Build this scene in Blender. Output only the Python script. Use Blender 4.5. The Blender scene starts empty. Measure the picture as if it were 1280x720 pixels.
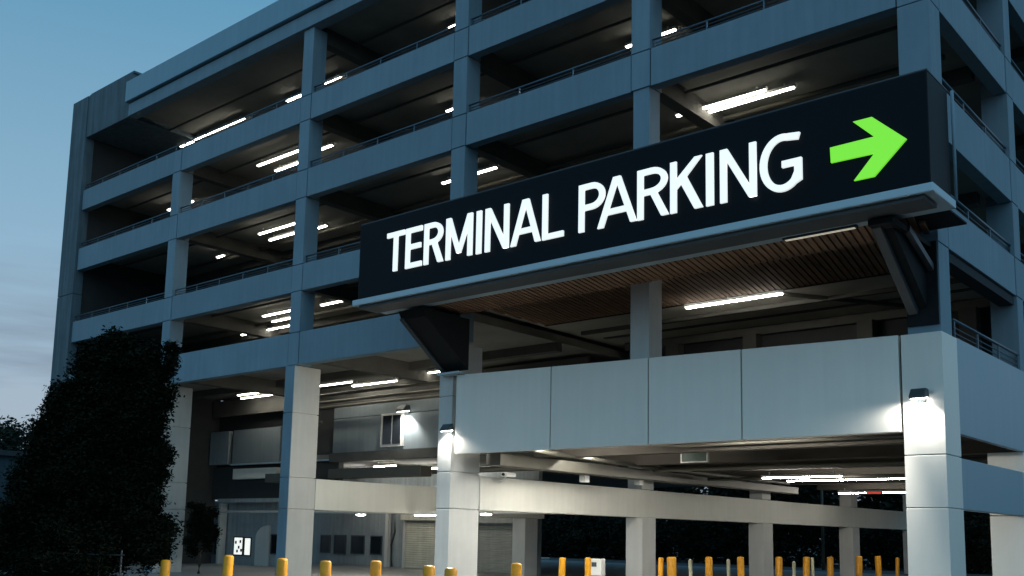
import bpy, bmesh, math, random
from mathutils import Vector, Matrix, noise
random.seed(7)
R = math.radians
S = bpy.context.scene
COL = S.collection

# ------------------------------------------------------------------ camera
cd = bpy.data.cameras.new('camera'); cam = bpy.data.objects.new('camera', cd); COL.objects.link(cam)
fw = Vector((-0.64595359, 0.75124697, 0.13554314)); ri = Vector((0.75988772, 0.64974077, 0.02018853)); up = Vector((0.07290133, -0.11603842, 0.99056574))
M = Matrix.Identity(4)
for i in range(3):
    M[i][0] = ri[i]; M[i][1] = up[i]; M[i][2] = -fw[i]
M.translation = Vector((6.8455, -22.1665, 1.9))
cam.matrix_world = M
cd.sensor_width = 36; cd.lens = 1253.39 / 1280 * 36; cd.shift_y = (496.04 - 360) / 1280
cd.clip_start = 0.1; cd.clip_end = 3000
S.camera = cam

# ------------------------------------------------------------------ sky, sun, exposure
w = bpy.data.worlds.new('World'); S.world = w; w.use_nodes = True
nt = w.node_tree; nt.nodes.clear()
N = nt.nodes.new; L = nt.links.new
out = N('ShaderNodeOutputWorld'); bg = N('ShaderNodeBackground'); bg.inputs['Strength'].default_value = 0.12
L(bg.outputs[0], out.inputs[0])
sky = N('ShaderNodeTexSky'); sky.sky_type = 'NISHITA'; sky.sun_disc = False
sky.sun_elevation = R(1.5); sky.sun_rotation = R(200); sky.altitude = 0; sky.air_density = 1.3; sky.dust_density = 0.6; sky.ozone_density = 3.0
tc = N('ShaderNodeTexCoord'); sep = N('ShaderNodeSeparateXYZ'); L(tc.outputs['Generated'], sep.inputs[0])
# dusk tint by elevation
ramp = N('ShaderNodeValToRGB'); L(sep.outputs['Z'], ramp.inputs[0])
cr = ramp.color_ramp; cr.elements[0].position = 0.0; cr.elements[0].color = (2.3, 2.9, 3.7, 1)
cr.elements[1].position = 1.0; cr.elements[1].color = (0.7, 2.6, 5.0, 1)
for p, c in ((0.10, (3.4, 4.25, 5.1, 1)), (0.24, (2.55, 4.15, 5.5, 1)), (0.50, (0.95, 2.75, 4.3, 1))):
    e = cr.elements.new(p); e.color = c
# low cloud bands
mp = N('ShaderNodeMapping'); mp.inputs['Scale'].default_value = (1.3, 1.3, 13.0); L(tc.outputs['Generated'], mp.inputs[0])
nz = N('ShaderNodeTexNoise'); nz.inputs['Scale'].default_value = 2.1; nz.inputs['Detail'].default_value = 5; nz.inputs['Roughness'].default_value = 0.55
L(mp.outputs[0], nz.inputs[0])
cm = N('ShaderNodeMapRange'); cm.inputs['From Min'].default_value = 0.47; cm.inputs['From Max'].default_value = 0.62; L(nz.outputs[0], cm.inputs[0])
fd = N('ShaderNodeMapRange'); fd.inputs['From Min'].default_value = 0.17; fd.inputs['From Max'].default_value = 0.28; fd.inputs['To Min'].default_value = 0.6; fd.inputs['To Max'].default_value = 0.0
L(sep.outputs['Z'], fd.inputs[0])
mul = N('ShaderNodeMath'); mul.operation = 'MULTIPLY'; L(cm.outputs[0], mul.inputs[0]); L(fd.outputs[0], mul.inputs[1])
mx = N('ShaderNodeMix'); mx.data_type = 'RGBA'; L(mul.outputs[0], mx.inputs[0]); L(ramp.outputs[0], mx.inputs[6]); mx.inputs[7].default_value = (1.9, 2.5, 3.3, 1)
# a little of the physical sky mixed in for a real azimuth falloff
mx2 = N('ShaderNodeMix'); mx2.data_type = 'RGBA'; mx2.inputs[0].default_value = 0.08
L(mx.outputs[2], mx2.inputs[6]); L(sky.outputs[0], mx2.inputs[7])
# the afterglow side of the sky, behind the viewer, is the brighter half
dt = N('ShaderNodeVectorMath'); dt.operation = 'DOT_PRODUCT'; dt.inputs[1].default_value = (0.62, -0.62, 0.48); L(tc.outputs['Generated'], dt.inputs[0])
ag = N('ShaderNodeMapRange'); ag.inputs['From Min'].default_value = 0.0; ag.inputs['From Max'].default_value = 0.9; L(dt.outputs['Value'], ag.inputs[0])
mx3 = N('ShaderNodeMix'); mx3.data_type = 'RGBA'; L(ag.outputs[0], mx3.inputs[0]); L(mx2.outputs[2], mx3.inputs[6]); mx3.inputs[7].default_value = (2.5, 4.7, 6.3, 1)
L(mx3.outputs[2], bg.inputs[0])
sl = bpy.data.lights.new('sun', 'SUN'); sl.energy = 0.02; sl.angle = R(25); sl.color = (0.7, 0.85, 1.0)
so = bpy.data.objects.new('sun', sl); COL.objects.link(so)
so.rotation_euler = (R(50), 0, R(20))
S.view_settings.view_transform = 'Standard'; S.view_settings.look = 'None'; S.view_settings.exposure = 0.0; S.view_settings.gamma = 1
S.view_settings.use_curve_mapping = False
S.render.engine = 'CYCLES'
S.cycles.use_denoising = True
S.cycles.max_bounces = 6; S.cycles.diffuse_bounces = 4; S.cycles.glossy_bounces = 3
S.cycles.sample_clamp_indirect = 4.0; S.cycles.caustics_reflective = False; S.cycles.caustics_refractive = False

# ------------------------------------------------------------------ materials
def mat(name, col, rough=0.7, metal=0.0, var=0.12, scale=1.5, bump=0.15, bscale=30, streak=0.0, spec=0.5, grime=0.0, lines=None):
    m = bpy.data.materials.new(name); m.use_nodes = True
    t = m.node_tree; b = t.nodes['Principled BSDF']; n = t.nodes.new; l = t.links.new
    b.inputs['Roughness'].default_value = rough; b.inputs['Metallic'].default_value = metal
    b.inputs['Specular IOR Level'].default_value = spec
    geo = n('ShaderNodeNewGeometry')
    nz = n('ShaderNodeTexNoise'); nz.inputs['Scale'].default_value = scale; nz.inputs['Detail'].default_value = 6; nz.inputs['Roughness'].default_value = 0.65
    l(geo.outputs['Position'], nz.inputs['Vector'])
    mr = n('ShaderNodeMapRange'); mr.inputs['From Min'].default_value = 0.3; mr.inputs['From Max'].default_value = 0.7
    mr.inputs['To Min'].default_value = 1 - var; mr.inputs['To Max'].default_value = 1 + var; l(nz.outputs[0], mr.inputs[0])
    last = mr.outputs[0]
    if streak:
        mpn = n('ShaderNodeMapping'); mpn.inputs['Scale'].default_value = (3.2, 3.2, 0.22); l(geo.outputs['Position'], mpn.inputs[0])
        n2 = n('ShaderNodeTexNoise'); n2.inputs['Scale'].default_value = 1.6; n2.inputs['Detail'].default_value = 5; l(mpn.outputs[0], n2.inputs['Vector'])
        m2 = n('ShaderNodeMapRange'); m2.inputs['From Min'].default_value = 0.35; m2.inputs['From Max'].default_value = 0.65
        m2.inputs['To Min'].default_value = 1 - streak; m2.inputs['To Max'].default_value = 1.0; l(n2.outputs[0], m2.inputs[0])
        mm = n('ShaderNodeMath'); mm.operation = 'MULTIPLY'; l(last, mm.inputs[0]); l(m2.outputs[0], mm.inputs[1]); last = mm.outputs[0]
    if streak:
        oi = n('ShaderNodeObjectInfo'); m4 = n('ShaderNodeMapRange'); m4.inputs['To Min'].default_value = 0.94; m4.inputs['To Max'].default_value = 1.06; l(oi.outputs['Random'], m4.inputs[0])
        m5 = n('ShaderNodeMath'); m5.operation = 'MULTIPLY'; l(last, m5.inputs[0]); l(m4.outputs[0], m5.inputs[1]); last = m5.outputs[0]
    vm = n('ShaderNodeVectorMath'); vm.operation = 'SCALE'; vm.inputs[0].default_value = col; l(last, vm.inputs['Scale'])
    l(vm.outputs[0], b.inputs['Base Color'])
    n3 = n('ShaderNodeTexNoise'); n3.inputs['Scale'].default_value = bscale; n3.inputs['Detail'].default_value = 4; l(geo.outputs['Position'], n3.inputs['Vector'])
    bp = n('ShaderNodeBump'); bp.inputs['Strength'].default_value = bump; bp.inputs['Distance'].default_value = 0.02; l(n3.outputs[0], bp.inputs['Height'])
    l(bp.outputs[0], b.inputs['Normal'])
    rr = n('ShaderNodeMapRange'); rr.inputs['To Min'].default_value = max(0.05, rough - 0.1); rr.inputs['To Max'].default_value = min(1, rough + 0.1); l(nz.outputs[0], rr.inputs[0]); l(rr.outputs[0], b.inputs['Roughness'])
    return m
def emis(name, col, strength):
    m = bpy.data.materials.new(name); m.use_nodes = True; b = m.node_tree.nodes['Principled BSDF']
    b.inputs['Base Color'].default_value = (*col, 1); b.inputs['Emission Color'].default_value = (*col, 1); b.inputs['Emission Strength'].default_value = strength
    b.inputs['Roughness'].default_value = 0.4
    return m

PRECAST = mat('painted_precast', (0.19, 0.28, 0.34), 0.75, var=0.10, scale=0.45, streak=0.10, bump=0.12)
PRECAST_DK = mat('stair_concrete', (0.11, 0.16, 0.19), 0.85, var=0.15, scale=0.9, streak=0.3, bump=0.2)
FASCIA = mat('roof_fascia_metal', (0.22, 0.36, 0.44), 0.5, metal=0.2, var=0.05, scale=0.5, streak=0.08, bump=0.03)
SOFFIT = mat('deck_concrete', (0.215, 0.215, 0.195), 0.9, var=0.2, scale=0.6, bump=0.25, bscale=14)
LOBSOF = mat('brightened_soffit_concrete', (0.46, 0.45, 0.39), 0.85, var=0.15, scale=0.8, bump=0.2)  # paler copy of the deck concrete, standing in for light on this ceiling
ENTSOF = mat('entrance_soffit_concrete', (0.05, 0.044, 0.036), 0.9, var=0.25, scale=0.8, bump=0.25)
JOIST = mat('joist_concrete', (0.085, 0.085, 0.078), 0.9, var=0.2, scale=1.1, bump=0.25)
CLAD = mat('aluminium_cladding', (0.80, 0.77, 0.70), 0.42, metal=0.1, var=0.035, scale=0.3, bump=0.02, bscale=6, streak=0.03)
CLADB = mat('cladding_short_face_shaded', (0.26, 0.38, 0.45), 0.45, metal=0.1, var=0.04, scale=0.35, bump=0.02, bscale=6, streak=0.05)  # cladding made bluer and darker: the short face's dimmer light in the colour
PAINTCOL = mat('light_painted_concrete', (0.60, 0.60, 0.57), 0.7, var=0.06, scale=0.9, streak=0.06, bump=0.12)
CREAM = mat('cream_beam_paint', (0.72, 0.71, 0.64), 0.65, var=0.05, scale=0.6, streak=0.045, bump=0.08)
GAP = mat('joint_sealant', (0.02, 0.025, 0.03), 0.9, var=0.1)
RAIL = mat('galvanised_rail', (0.09, 0.14, 0.18), 0.4, metal=0.7, var=0.12, scale=3)
WALLB = mat('inner_wall_panel', (0.20, 0.24, 0.26), 0.55, var=0.07, scale=0.8, streak=0.1, bump=0.03)
WALLG = mat('rendered_back_wall', (0.32, 0.36, 0.37), 0.85, var=0.15, scale=0.8, streak=0.2, bump=0.15)
DARKW = mat('interior_dark_fill', (0.03, 0.034, 0.035), 0.8, var=0.2, scale=2)  # near-black colour stands in for the unlit garage interior
SHUT = mat('shutter_steel', (0.66, 0.63, 0.52), 0.55, var=0.08, scale=1.5, streak=0.12, bump=0.05)
SHUTG = mat('shutter_grey_steel', (0.34, 0.35, 0.32), 0.6, var=0.08, scale=1.5, streak=0.12, bump=0.05)
DUCT = mat('galvanised_duct', (0.12, 0.115, 0.095), 0.5, metal=0.3, var=0.12, scale=2, bump=0.05)
BLACKST = mat('black_painted_steel', (0.011, 0.013, 0.015), 0.75, var=0.25, scale=3, bump=0.1, spec=0.2)
GREYST = mat('weathered_steel', (0.045, 0.055, 0.062), 0.5, var=0.2, scale=3, bump=0.1)
SIGNM = mat('sign_face_paint', (0.002, 0.0055, 0.009), 0.55, var=0.15, scale=0.5, bump=0.02, bscale=5, spec=0.12)
TRIM = mat('sign_trim_aluminium', (0.40, 0.52, 0.58), 0.45, metal=0.3, var=0.05, scale=2, bump=0.03)
ASPH = mat('asphalt', (0.055, 0.055, 0.055), 0.85, var=0.3, scale=0.4, bump=0.5, bscale=60)
SLABF = mat('garage_floor', (0.20, 0.20, 0.19), 0.6, var=0.22, scale=0.5, bump=0.2, bscale=20)
YEL = mat('bollard_yellow', (0.86, 0.37, 0.008), 0.4, var=0.14, scale=7, bump=0.08, streak=0.18)
DIRTY = mat('bollard_scuffs', (0.10, 0.08, 0.05), 0.8, var=0.3, scale=10)
PALEB = mat('bollard_faded_cream', (0.42, 0.40, 0.26), 0.6, var=0.12, scale=6)
GLASSD = mat('dark_window_glass', (0.008, 0.010, 0.012), 0.12, var=0.1, bump=0.0, spec=0.6)
WHITEP = mat('white_plastic', (0.72, 0.72, 0.68), 0.45, var=0.04, scale=8, bump=0.03)
LAMPH = mat('lamp_housing', (0.07, 0.085, 0.09), 0.45, metal=0.4, var=0.15, scale=8, bump=0.05)
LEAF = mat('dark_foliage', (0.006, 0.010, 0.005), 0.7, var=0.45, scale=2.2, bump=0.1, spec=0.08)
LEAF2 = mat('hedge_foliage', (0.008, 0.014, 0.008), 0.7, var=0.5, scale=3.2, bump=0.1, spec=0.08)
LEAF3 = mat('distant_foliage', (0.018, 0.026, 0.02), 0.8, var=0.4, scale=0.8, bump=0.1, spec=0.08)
BARK = mat('bark', (0.05, 0.04, 0.03), 0.9, var=0.3, scale=6, bump=0.5, bscale=20)
GRASSG = mat('verge_soil', (0.03, 0.035, 0.022), 0.95, var=0.4, scale=0.3, bump=0.4)
BLUEB = mat('blue_site_panels', (0.045, 0.09, 0.12), 0.6, var=0.2, scale=0.7, streak=0.3)
TUBE = emis('fluorescent_tube', (1.0, 0.94, 0.82), 22.0)
TUBEB = emis('fluorescent_tube_ground', (1.0, 0.96, 0.87), 380.0)
TUBEE = emis('fluorescent_tube_entrance', (1.0, 0.96, 0.87), 170.0)
LENS = emis('floodlight_lens', (1.0, 0.98, 0.92), 14.0)
LETTER = emis('lit_letter_acrylic', (0.93, 0.97, 0.97), 0.78)
GREEN = emis('lit_green_acrylic', (0.20, 0.76, 0.04), 0.82)
LITWIN = emis('lit_window_glass', (0.95, 0.97, 0.92), 0.9)
REDE = emis('red_sign_glow', (1.0, 0.07, 0.03), 0.3)
EXITG = emis('dim_exit_panel', (0.03, 0.06, 0.045), 0.1)

def wood_mat():
    m = bpy.data.materials.new('stained_timber'); m.use_nodes = True; t = m.node_tree; b = t.nodes['Principled BSDF']; n = t.nodes.new; l = t.links.new
    oi = n('ShaderNodeObjectInfo'); geo = n('ShaderNodeNewGeometry')
    mpn = n('ShaderNodeMapping'); mpn.inputs['Rotation'].default_value = (0, 0, R(11.8)); mpn.inputs['Scale'].default_value = (7.0, 0.5, 4); l(geo.outputs['Position'], mpn.inputs[0])
    nz = n('ShaderNodeTexNoise'); nz.inputs['Scale'].default_value = 1.3; nz.inputs['Detail'].default_value = 6; l(mpn.outputs[0], nz.inputs['Vector'])
    r = n('ShaderNodeValToRGB'); r.color_ramp.elements[0].position = 0.3; r.color_ramp.elements[0].color = (0.20, 0.115, 0.072, 1)
    r.color_ramp.elements[1].position = 0.75; r.color_ramp.elements[1].color = (0.40, 0.25, 0.16, 1); l(nz.outputs[0], r.inputs[0]); l(r.outputs[0], b.inputs['Base Color'])
    b.inputs['Roughness'].default_value = 0.8
    b.inputs['Specular IOR Level'].default_value = 0.2
    return m
WOOD = wood_mat()

# ------------------------------------------------------------------ mesh helpers
class MB:
    def __init__(s): s.v = []; s.f = []
    def box(s, x0, x1, y0, y1, z0, z1, bv=0.0):
        if x0 > x1: x0, x1 = x1, x0
        if y0 > y1: y0, y1 = y1, y0
        if z0 > z1: z0, z1 = z1, z0
        k = len(s.v)
        s.v += [(x0, y0, z0), (x1, y0, z0), (x1, y1, z0), (x0, y1, z0), (x0, y0, z1), (x1, y0, z1), (x1, y1, z1), (x0, y1, z1)]
        s.f += [tuple(k + i for i in q) for q in ((0, 3, 2, 1), (4, 5, 6, 7), (0, 1, 5, 4), (1, 2, 6, 5), (2, 3, 7, 6), (3, 0, 4, 7))]
        return s
    def bar(s, a, b, w, h=None):
        # square bar between two points
        a = Vector(a); b = Vector(b); h = h or w; d = (b - a).normalized()
        side = d.cross(Vector((0, 0, 1)))
        if side.length < 1e-3: side = Vector((1, 0, 0))
        side.normalize(); u = side.cross(d)
        k = len(s.v)
        for p in (a, b):
            for q in ((-1, -1), (1, -1), (1, 1), (-1, 1)):
                s.v.append(tuple(p + side * q[0] * w / 2 + u * q[1] * h / 2))
        s.f += [tuple(k + i for i in q) for q in ((3, 2, 1, 0), (4, 5, 6, 7), (0, 1, 5, 4), (1, 2, 6, 5), (2, 3, 7, 6), (3, 0, 4, 7))]
        return s
    def tube(s, pts, r, n=10, taper=None):
        pts = [Vector(p) for p in pts]; k0 = len(s.v)
        for i, p in enumerate(pts):
            d = (pts[min(i + 1, len(pts) - 1)] - pts[max(i - 1, 0)]).normalized()
            a = d.cross(Vector((0, 0, 1)))
            if a.length < 1e-3: a = Vector((1, 0, 0))
            a.normalize(); b = a.cross(d)
            rr = r if taper is None else taper[i]
            for j in range(n):
                t = 2 * math.pi * j / n
                s.v.append(tuple(p + a * math.cos(t) * rr + b * math.sin(t) * rr))
        for i in range(len(pts) - 1):
            for j in range(n):
                s.f.append((k0 + i * n + j, k0 + i * n + (j + 1) % n, k0 + (i + 1) * n + (j + 1) % n, k0 + (i + 1) * n + j))
        s.f.append(tuple(k0 + j for j in range(n))[::-1]); s.f.append(tuple(k0 + (len(pts) - 1) * n + j for j in range(n)))
        return s
    def prism(s, poly, axis, a, b):
        # extrude 2D polygon along axis ('x','y','z') from a to b
        k = len(s.v); n = len(poly)
        for c in (a, b):
            for p, q in poly:
                s.v.append({'x': (c, p, q), 'y': (p, c, q), 'z': (p, q, c)}[axis])
        s.f.append(tuple(range(k, k + n))); s.f.append(tuple(range(k + n, k + 2 * n))[::-1])
        for i in range(n): s.f.append((k + i, k + n + i, k + n + (i + 1) % n, k + (i + 1) % n))
        return s
    def lathe(s, c, prof, n=20):
        k = len(s.v); cx, cy = c
        for r, z in prof:
            for j in range(n):
                t = 2 * math.pi * j / n; s.v.append((cx + r * math.cos(t), cy + r * math.sin(t), z))
        for i in range(len(prof) - 1):
            for j in range(n):
                s.f.append((k + i * n + j, k + i * n + (j + 1) % n, k + (i + 1) * n + (j + 1) % n, k + (i + 1) * n + j))
        s.f.append(tuple(k + (len(prof) - 1) * n + j for j in range(n)))
        return s
    def build(s, name, m, parent=None, bevel=0.0, smooth=False, loc=None):
        me = bpy.data.meshes.new(name); me.from_pydata(s.v, [], s.f); me.update()
        bm = bmesh.new(); bm.from_mesh(me); bmesh.ops.recalc_face_normals(bm, faces=bm.faces); bm.to_mesh(me); bm.free()
        me.materials.append(m)
        o = bpy.data.objects.new(name, me); COL.objects.link(o)
        if parent: o.parent = parent; 
        if parent and parent.type == 'EMPTY': o.matrix_parent_inverse = Matrix.Translation(-Vector(parent.location))
        if parent and parent.type == 'MESH' and parent.parent: pass
        if smooth:
            for p in me.polygons: p.use_smooth = True
        if bevel:
            md = o.modifiers.new('bevel', 'BEVEL'); md.width = bevel; md.segments = 2; md.limit_method = 'ANGLE'; md.angle_limit = R(50)
        return o
def thing(name, label, cat, loc=(0, 0, 0), group=None):
    o = bpy.data.objects.new(name, None); COL.objects.link(o); o.location = loc; o.empty_display_size = 0.3
    o['label'] = label; o['category'] = cat
    if group: o['group'] = group
    return o
def tag(o, label, cat, group=None):
    o['label'] = label; o['category'] = cat
    if group: o['group'] = group
    return o
def struct(o): o['kind'] = 'structure'; return o
def box(x0, x1, y0, y1, z0, z1): return MB().box(x0, x1, y0, y1, z0, z1)

# ------------------------------------------------------------------ ground
g = MB(); g.box(-900, 900, -900, 900, -0.3, 0.0); struct(g.build('ground', ASPH))
# concrete apron round and under the garage with a real kerb on the left side
struct(box(-41.5, 0.4, -2.2, 37, 0.004, 0.03).build('garage_apron', SLABF))
vg = MB(); vg.box(-75, -42.6, -16, 40, 0.0, 0.13); struct(vg.build('planting_verge', GRASSG, bevel=0.02))
kb = MB(); kb.box(-42.6, -42.4, -16.2, 40, 0.0, 0.15); struct(kb.build('kerb', PAINTCOL, bevel=0.02))

# ------------------------------------------------------------------ parking garage
G = thing('parking_garage', 'multi-storey concrete parking garage with horizontal spandrel decks and white entrance cladding', 'building', (-20, 15, 0))
COLX = [(-32.0, -31.4), (-23.1, -22.5), (-15.0, -14.4), (-8.05, -7.45)]
DECKS = [(17.20, 18.20), (14.17, 15.25), (10.60, 11.61), (7.84, 9.05)]      # spandrels on the long face
DECKB = [(17.20, 18.25), (14.14, 15.20), (11.05, 12.25), (8.45, 9.52)]      # spandrels on the short face
ROOFB = 20.9
XL, DY = -40.3, 36.0
BY = [(6.3, 6.9), (13.2, 13.8), (20.1, 20.7), (27.0, 27.6)]
SL = [21.15, 17.85, 14.9, 11.3, 8.75]                                       # slab undersides
# floor slabs
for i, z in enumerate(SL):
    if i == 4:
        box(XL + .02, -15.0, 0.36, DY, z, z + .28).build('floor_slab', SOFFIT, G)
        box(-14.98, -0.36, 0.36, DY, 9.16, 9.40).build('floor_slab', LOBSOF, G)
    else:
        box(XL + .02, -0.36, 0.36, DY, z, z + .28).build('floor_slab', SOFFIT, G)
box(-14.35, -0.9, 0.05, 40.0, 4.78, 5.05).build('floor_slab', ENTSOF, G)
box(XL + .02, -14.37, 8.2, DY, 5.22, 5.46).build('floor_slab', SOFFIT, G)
# spandrels on the long face, one per bay
xs = [XL] + [x for c in COLX for x in c] + [-0.72]
for di, (z0, z1) in enumerate(DECKS):
    for b in range(5):
        x0, x1 = xs[2 * b], xs[2 * b + 1]
        if di == 3 and b == 0: continue
        if di >= 2 and b >= 3: 
            if di == 2:
                box(x0 + .03, x1 - .03, 0.0, 0.34, 10.9, 12.2).build('spandrel_beam', PRECAST, G, bevel=.012)
            continue
        box(x0 + .03, x1 - .03, 0.0, 0.34, z0, z1).build('spandrel_beam', PRECAST, G, bevel=.012)
# leftmost bay of the fourth deck hides behind the tree
box(XL + .03, -32.03, 0.0, 0.34, 7.84, 9.05).build('spandrel_beam', PRECAST, G, bevel=.012)
# slab edge between sign and garage over the entrance
box(-14.37, -0.75, 0.0, 0.34, 8.78, 9.9).build('spandrel_beam', PRECAST, G, bevel=.012)
# columns on the long face: storey-high units with open joints
def column_long(x0, x1, segs, base=0.0):
    m = MB()
    for (a, c) in segs: m.box(x0, x1, -0.015, 0.62, a + .015, c - .015)
    m.box(x0 + .04, x1 - .04, 0.03, 0.58, segs[0][0], segs[-1][1])
    return m.build('column', PRECAST, G, bevel=.01)
cuts = [7.84, 9.05, 10.60, 11.61, 14.17, 15.25, 17.20, 18.20, ROOFB]
up_seg = [(cuts[i], cuts[i + 1]) for i in range(len(cuts) - 1)]
LC = [(-32.02, -31.45, 1.3), (-23.15, -22.62, 1.15), (-15.2, -14.62, 1.3)]
for i, (x0, x1) in enumerate(COLX):
    if i < 3:
        column_long(x0, x1, up_seg if i else up_seg[:-1])
        m = MB()
        for a, c in ((0, 2.63), (2.63, 3.76), (3.76, 6.1), (6.1, 7.84)): m.box(LC[i][0], LC[i][1], -0.03, LC[i][2], a + .015, c - .015)
        m.box(LC[i][0] + .04, LC[i][1] - .04, 0.0, LC[i][2] - .04, 0, 7.84)
        m.build('column_base', PAINTCOL, G, bevel=.012)
        if i < 2:  # thin bluer plate puts the unlit front's tone into its colour
            m = MB()
            for a, c in ((0, 2.63), (2.63, 3.76), (3.76, 6.1), (6.1, 7.84)): m.box(LC[i][0] + .004, LC[i][1] - .004, -0.05, -0.032, a + .015, c - .015)
            m.build('column_front_shade', PRECAST, G)
    else:
        column_long(x0, x1, [(9.14, 10.9), (10.9, 12.2)] + up_seg[4:])
        box(x0, x1, -.015, .62, 5.06, 9.13).build('column_base', PAINTCOL, G, bevel=.012)  # paler than the column above: lamp light put into the colour
# corner column
m = MB()
for a, c in ((5.05, 8.45), (8.45, 9.52), (9.52, 11.05), (11.05, 12.25), (12.25, 14.14), (14.14, 15.2), (15.2, 17.2), (17.2, 18.25), (18.25, 20.9)): m.box(-0.72, 0.0, 0.0, 0.72, a + .012, c - .012)
m.box(-0.69, -0.03, 0.03, 0.69, 5.05, 20.9)
m.build('column', PRECAST, G, bevel=.012)
m = MB()
for a, c in ((0, 2.62), (2.64, 3.75), (3.77, 6.42)): m.box(-0.84, 0.04, -0.12, 0.9, a, c)
m.box(-0.80, 0.0, -0.08, 0.86, 0, 6.40)
m.build('column_cladding', CLAD, G, bevel=.01)
# end shear wall, stair block, roof fascia
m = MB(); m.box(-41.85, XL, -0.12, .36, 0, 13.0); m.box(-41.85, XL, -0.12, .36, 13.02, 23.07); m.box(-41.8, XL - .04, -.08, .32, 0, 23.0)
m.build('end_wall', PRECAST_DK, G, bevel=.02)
box(-41.6, XL - .05, .37, 8.5, 0, 22.9).build('dark_fill_wall', DARKW, G)  # dark sheet painting in the shade inside the end wall
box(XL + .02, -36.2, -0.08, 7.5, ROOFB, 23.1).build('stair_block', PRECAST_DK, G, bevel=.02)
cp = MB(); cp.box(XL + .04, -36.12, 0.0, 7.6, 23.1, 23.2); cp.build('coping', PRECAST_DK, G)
m = MB(); m.box(-36.15, 0.12, -0.12, 0.34, ROOFB, 21.50); m.build('roof_beam', PRECAST, G, bevel=.015)
m = MB(); m.box(-36.25, 0.40, -0.28, 0.34, 21.56, 22.56); m.build('roof_fascia', FASCIA, G, bevel=.02)
m = MB(); m.box(-36.15, 0.05, -0.02, 0.3, 21.50, 21.56); m.build('fascia_joint', GAP, G)
m = MB(); m.box(-0.34, 0.12, 0.36, DY, ROOFB, 21.50); m.build('roof_beam', PRECAST, G, bevel=.015)
m = MB(); m.box(-0.34, 0.40, 0.36, DY, 21.56, 22.56); m.build('roof_fascia', FASCIA, G, bevel=.02)
# short face: spandrels and columns
ys = [0.72] + [y for c in BY for y in c] + [34.0]
for (z0, z1) in DECKB:
    for b in range(5):
        box(-0.34, 0.0, ys[2 * b] + .03, ys[2 * b + 1] - .03, z0, z1).build('spandrel_beam', PRECAST, G, bevel=.012)
# stepped lower edge of the deck over the entrance on the short face
for b in range(2):
    box(-0.42, -0.06, ys[2 * b] + .05, ys[2 * b + 1] - .05, 8.20, 8.42).build('ledge', GAP, G)
for (y0, y1) in BY + [(34.0, 34.6)]:
    m = MB()
    for a, c in ((5.05, 8.45), (8.45, 9.52), (9.52, 11.05), (11.05, 12.25), (12.25, 14.14), (14.14, 15.2), (15.2, 17.2), (17.2, 18.25), (18.25, 20.9)): m.box(-0.66, 0.015, y0, y1, a + .012, c - .012)
    m.box(-0.62, -0.03, y0 + .03, y1 - .03, 5.05, 20.9)
    m.build('column', PRECAST, G, bevel=.01)
    m = MB()
    for a, c in ((0, 2.62), (2.64, 4.28)): m.box(-0.86, 0.03, y0 - .15, y1 + .15, a, c)
    m.build('column_base', CLAD, G, bevel=.01)
# back face spandrels (far side)
for (z0, z1) in DECKS + [(ROOFB, 22.5)]:
    box(XL, -0.36, DY + .02, DY + .3, z0, z1).build('spandrel_beam', PRECAST, G)
for x in (-32, -23, -15, -7.7, -1.2, -39.6):
    box(x, x + .7, DY - .6, DY, 5.46, 20.9).build('column', PRECAST, G)
# cross beams under the decks
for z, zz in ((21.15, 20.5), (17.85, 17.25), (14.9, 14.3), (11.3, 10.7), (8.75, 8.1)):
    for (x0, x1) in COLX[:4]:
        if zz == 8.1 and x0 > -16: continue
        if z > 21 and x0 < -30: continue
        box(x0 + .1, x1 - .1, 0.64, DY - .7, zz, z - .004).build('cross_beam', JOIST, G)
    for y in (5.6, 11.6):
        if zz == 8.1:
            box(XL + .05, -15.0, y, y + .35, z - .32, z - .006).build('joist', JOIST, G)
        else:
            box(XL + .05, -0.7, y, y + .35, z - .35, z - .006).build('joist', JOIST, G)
# ceiling joists over the entrance level
for y, d in ((6.2, .13), (9.0, .3), (7.6, .05)):
    box(-14.35, -.8, y, y + .16, 9.16 - d, 9.155).build('joist', JOIST, G)
MB().bar((-6.5, 4.2, 9.10), (-3.4, 9.0, 9.10), .12, .1).build('joist', JOIST, G)
# dark wall standing in for the unlit depth of the level above the entrance
box(-14.3, -1.0, 9.25, 9.35, 5.06, 8.9).build('dark_fill_wall', DARKW, G)
for x in (-12.4, -9.3, -5.3, -2.2):
    box(x, x + .5, 8.75, 9.2, 5.06, 8.86).build('inner_column', JOIST, G)
# ceiling conduits along each deck
for z in (17.7, 14.75, 11.15, 20.95):
    MB().tube([(XL + .3, 2.05, z), (-1.0, 2.05, z)], .05, 8).build('conduit', JOIST, G, smooth=True)
    MB().tube([(XL + .3, 4.35, z - .02), (-1.0, 4.35, z - .02)], .08, 8).build('sprinkler_pipe', DUCT, G, smooth=True)

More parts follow.
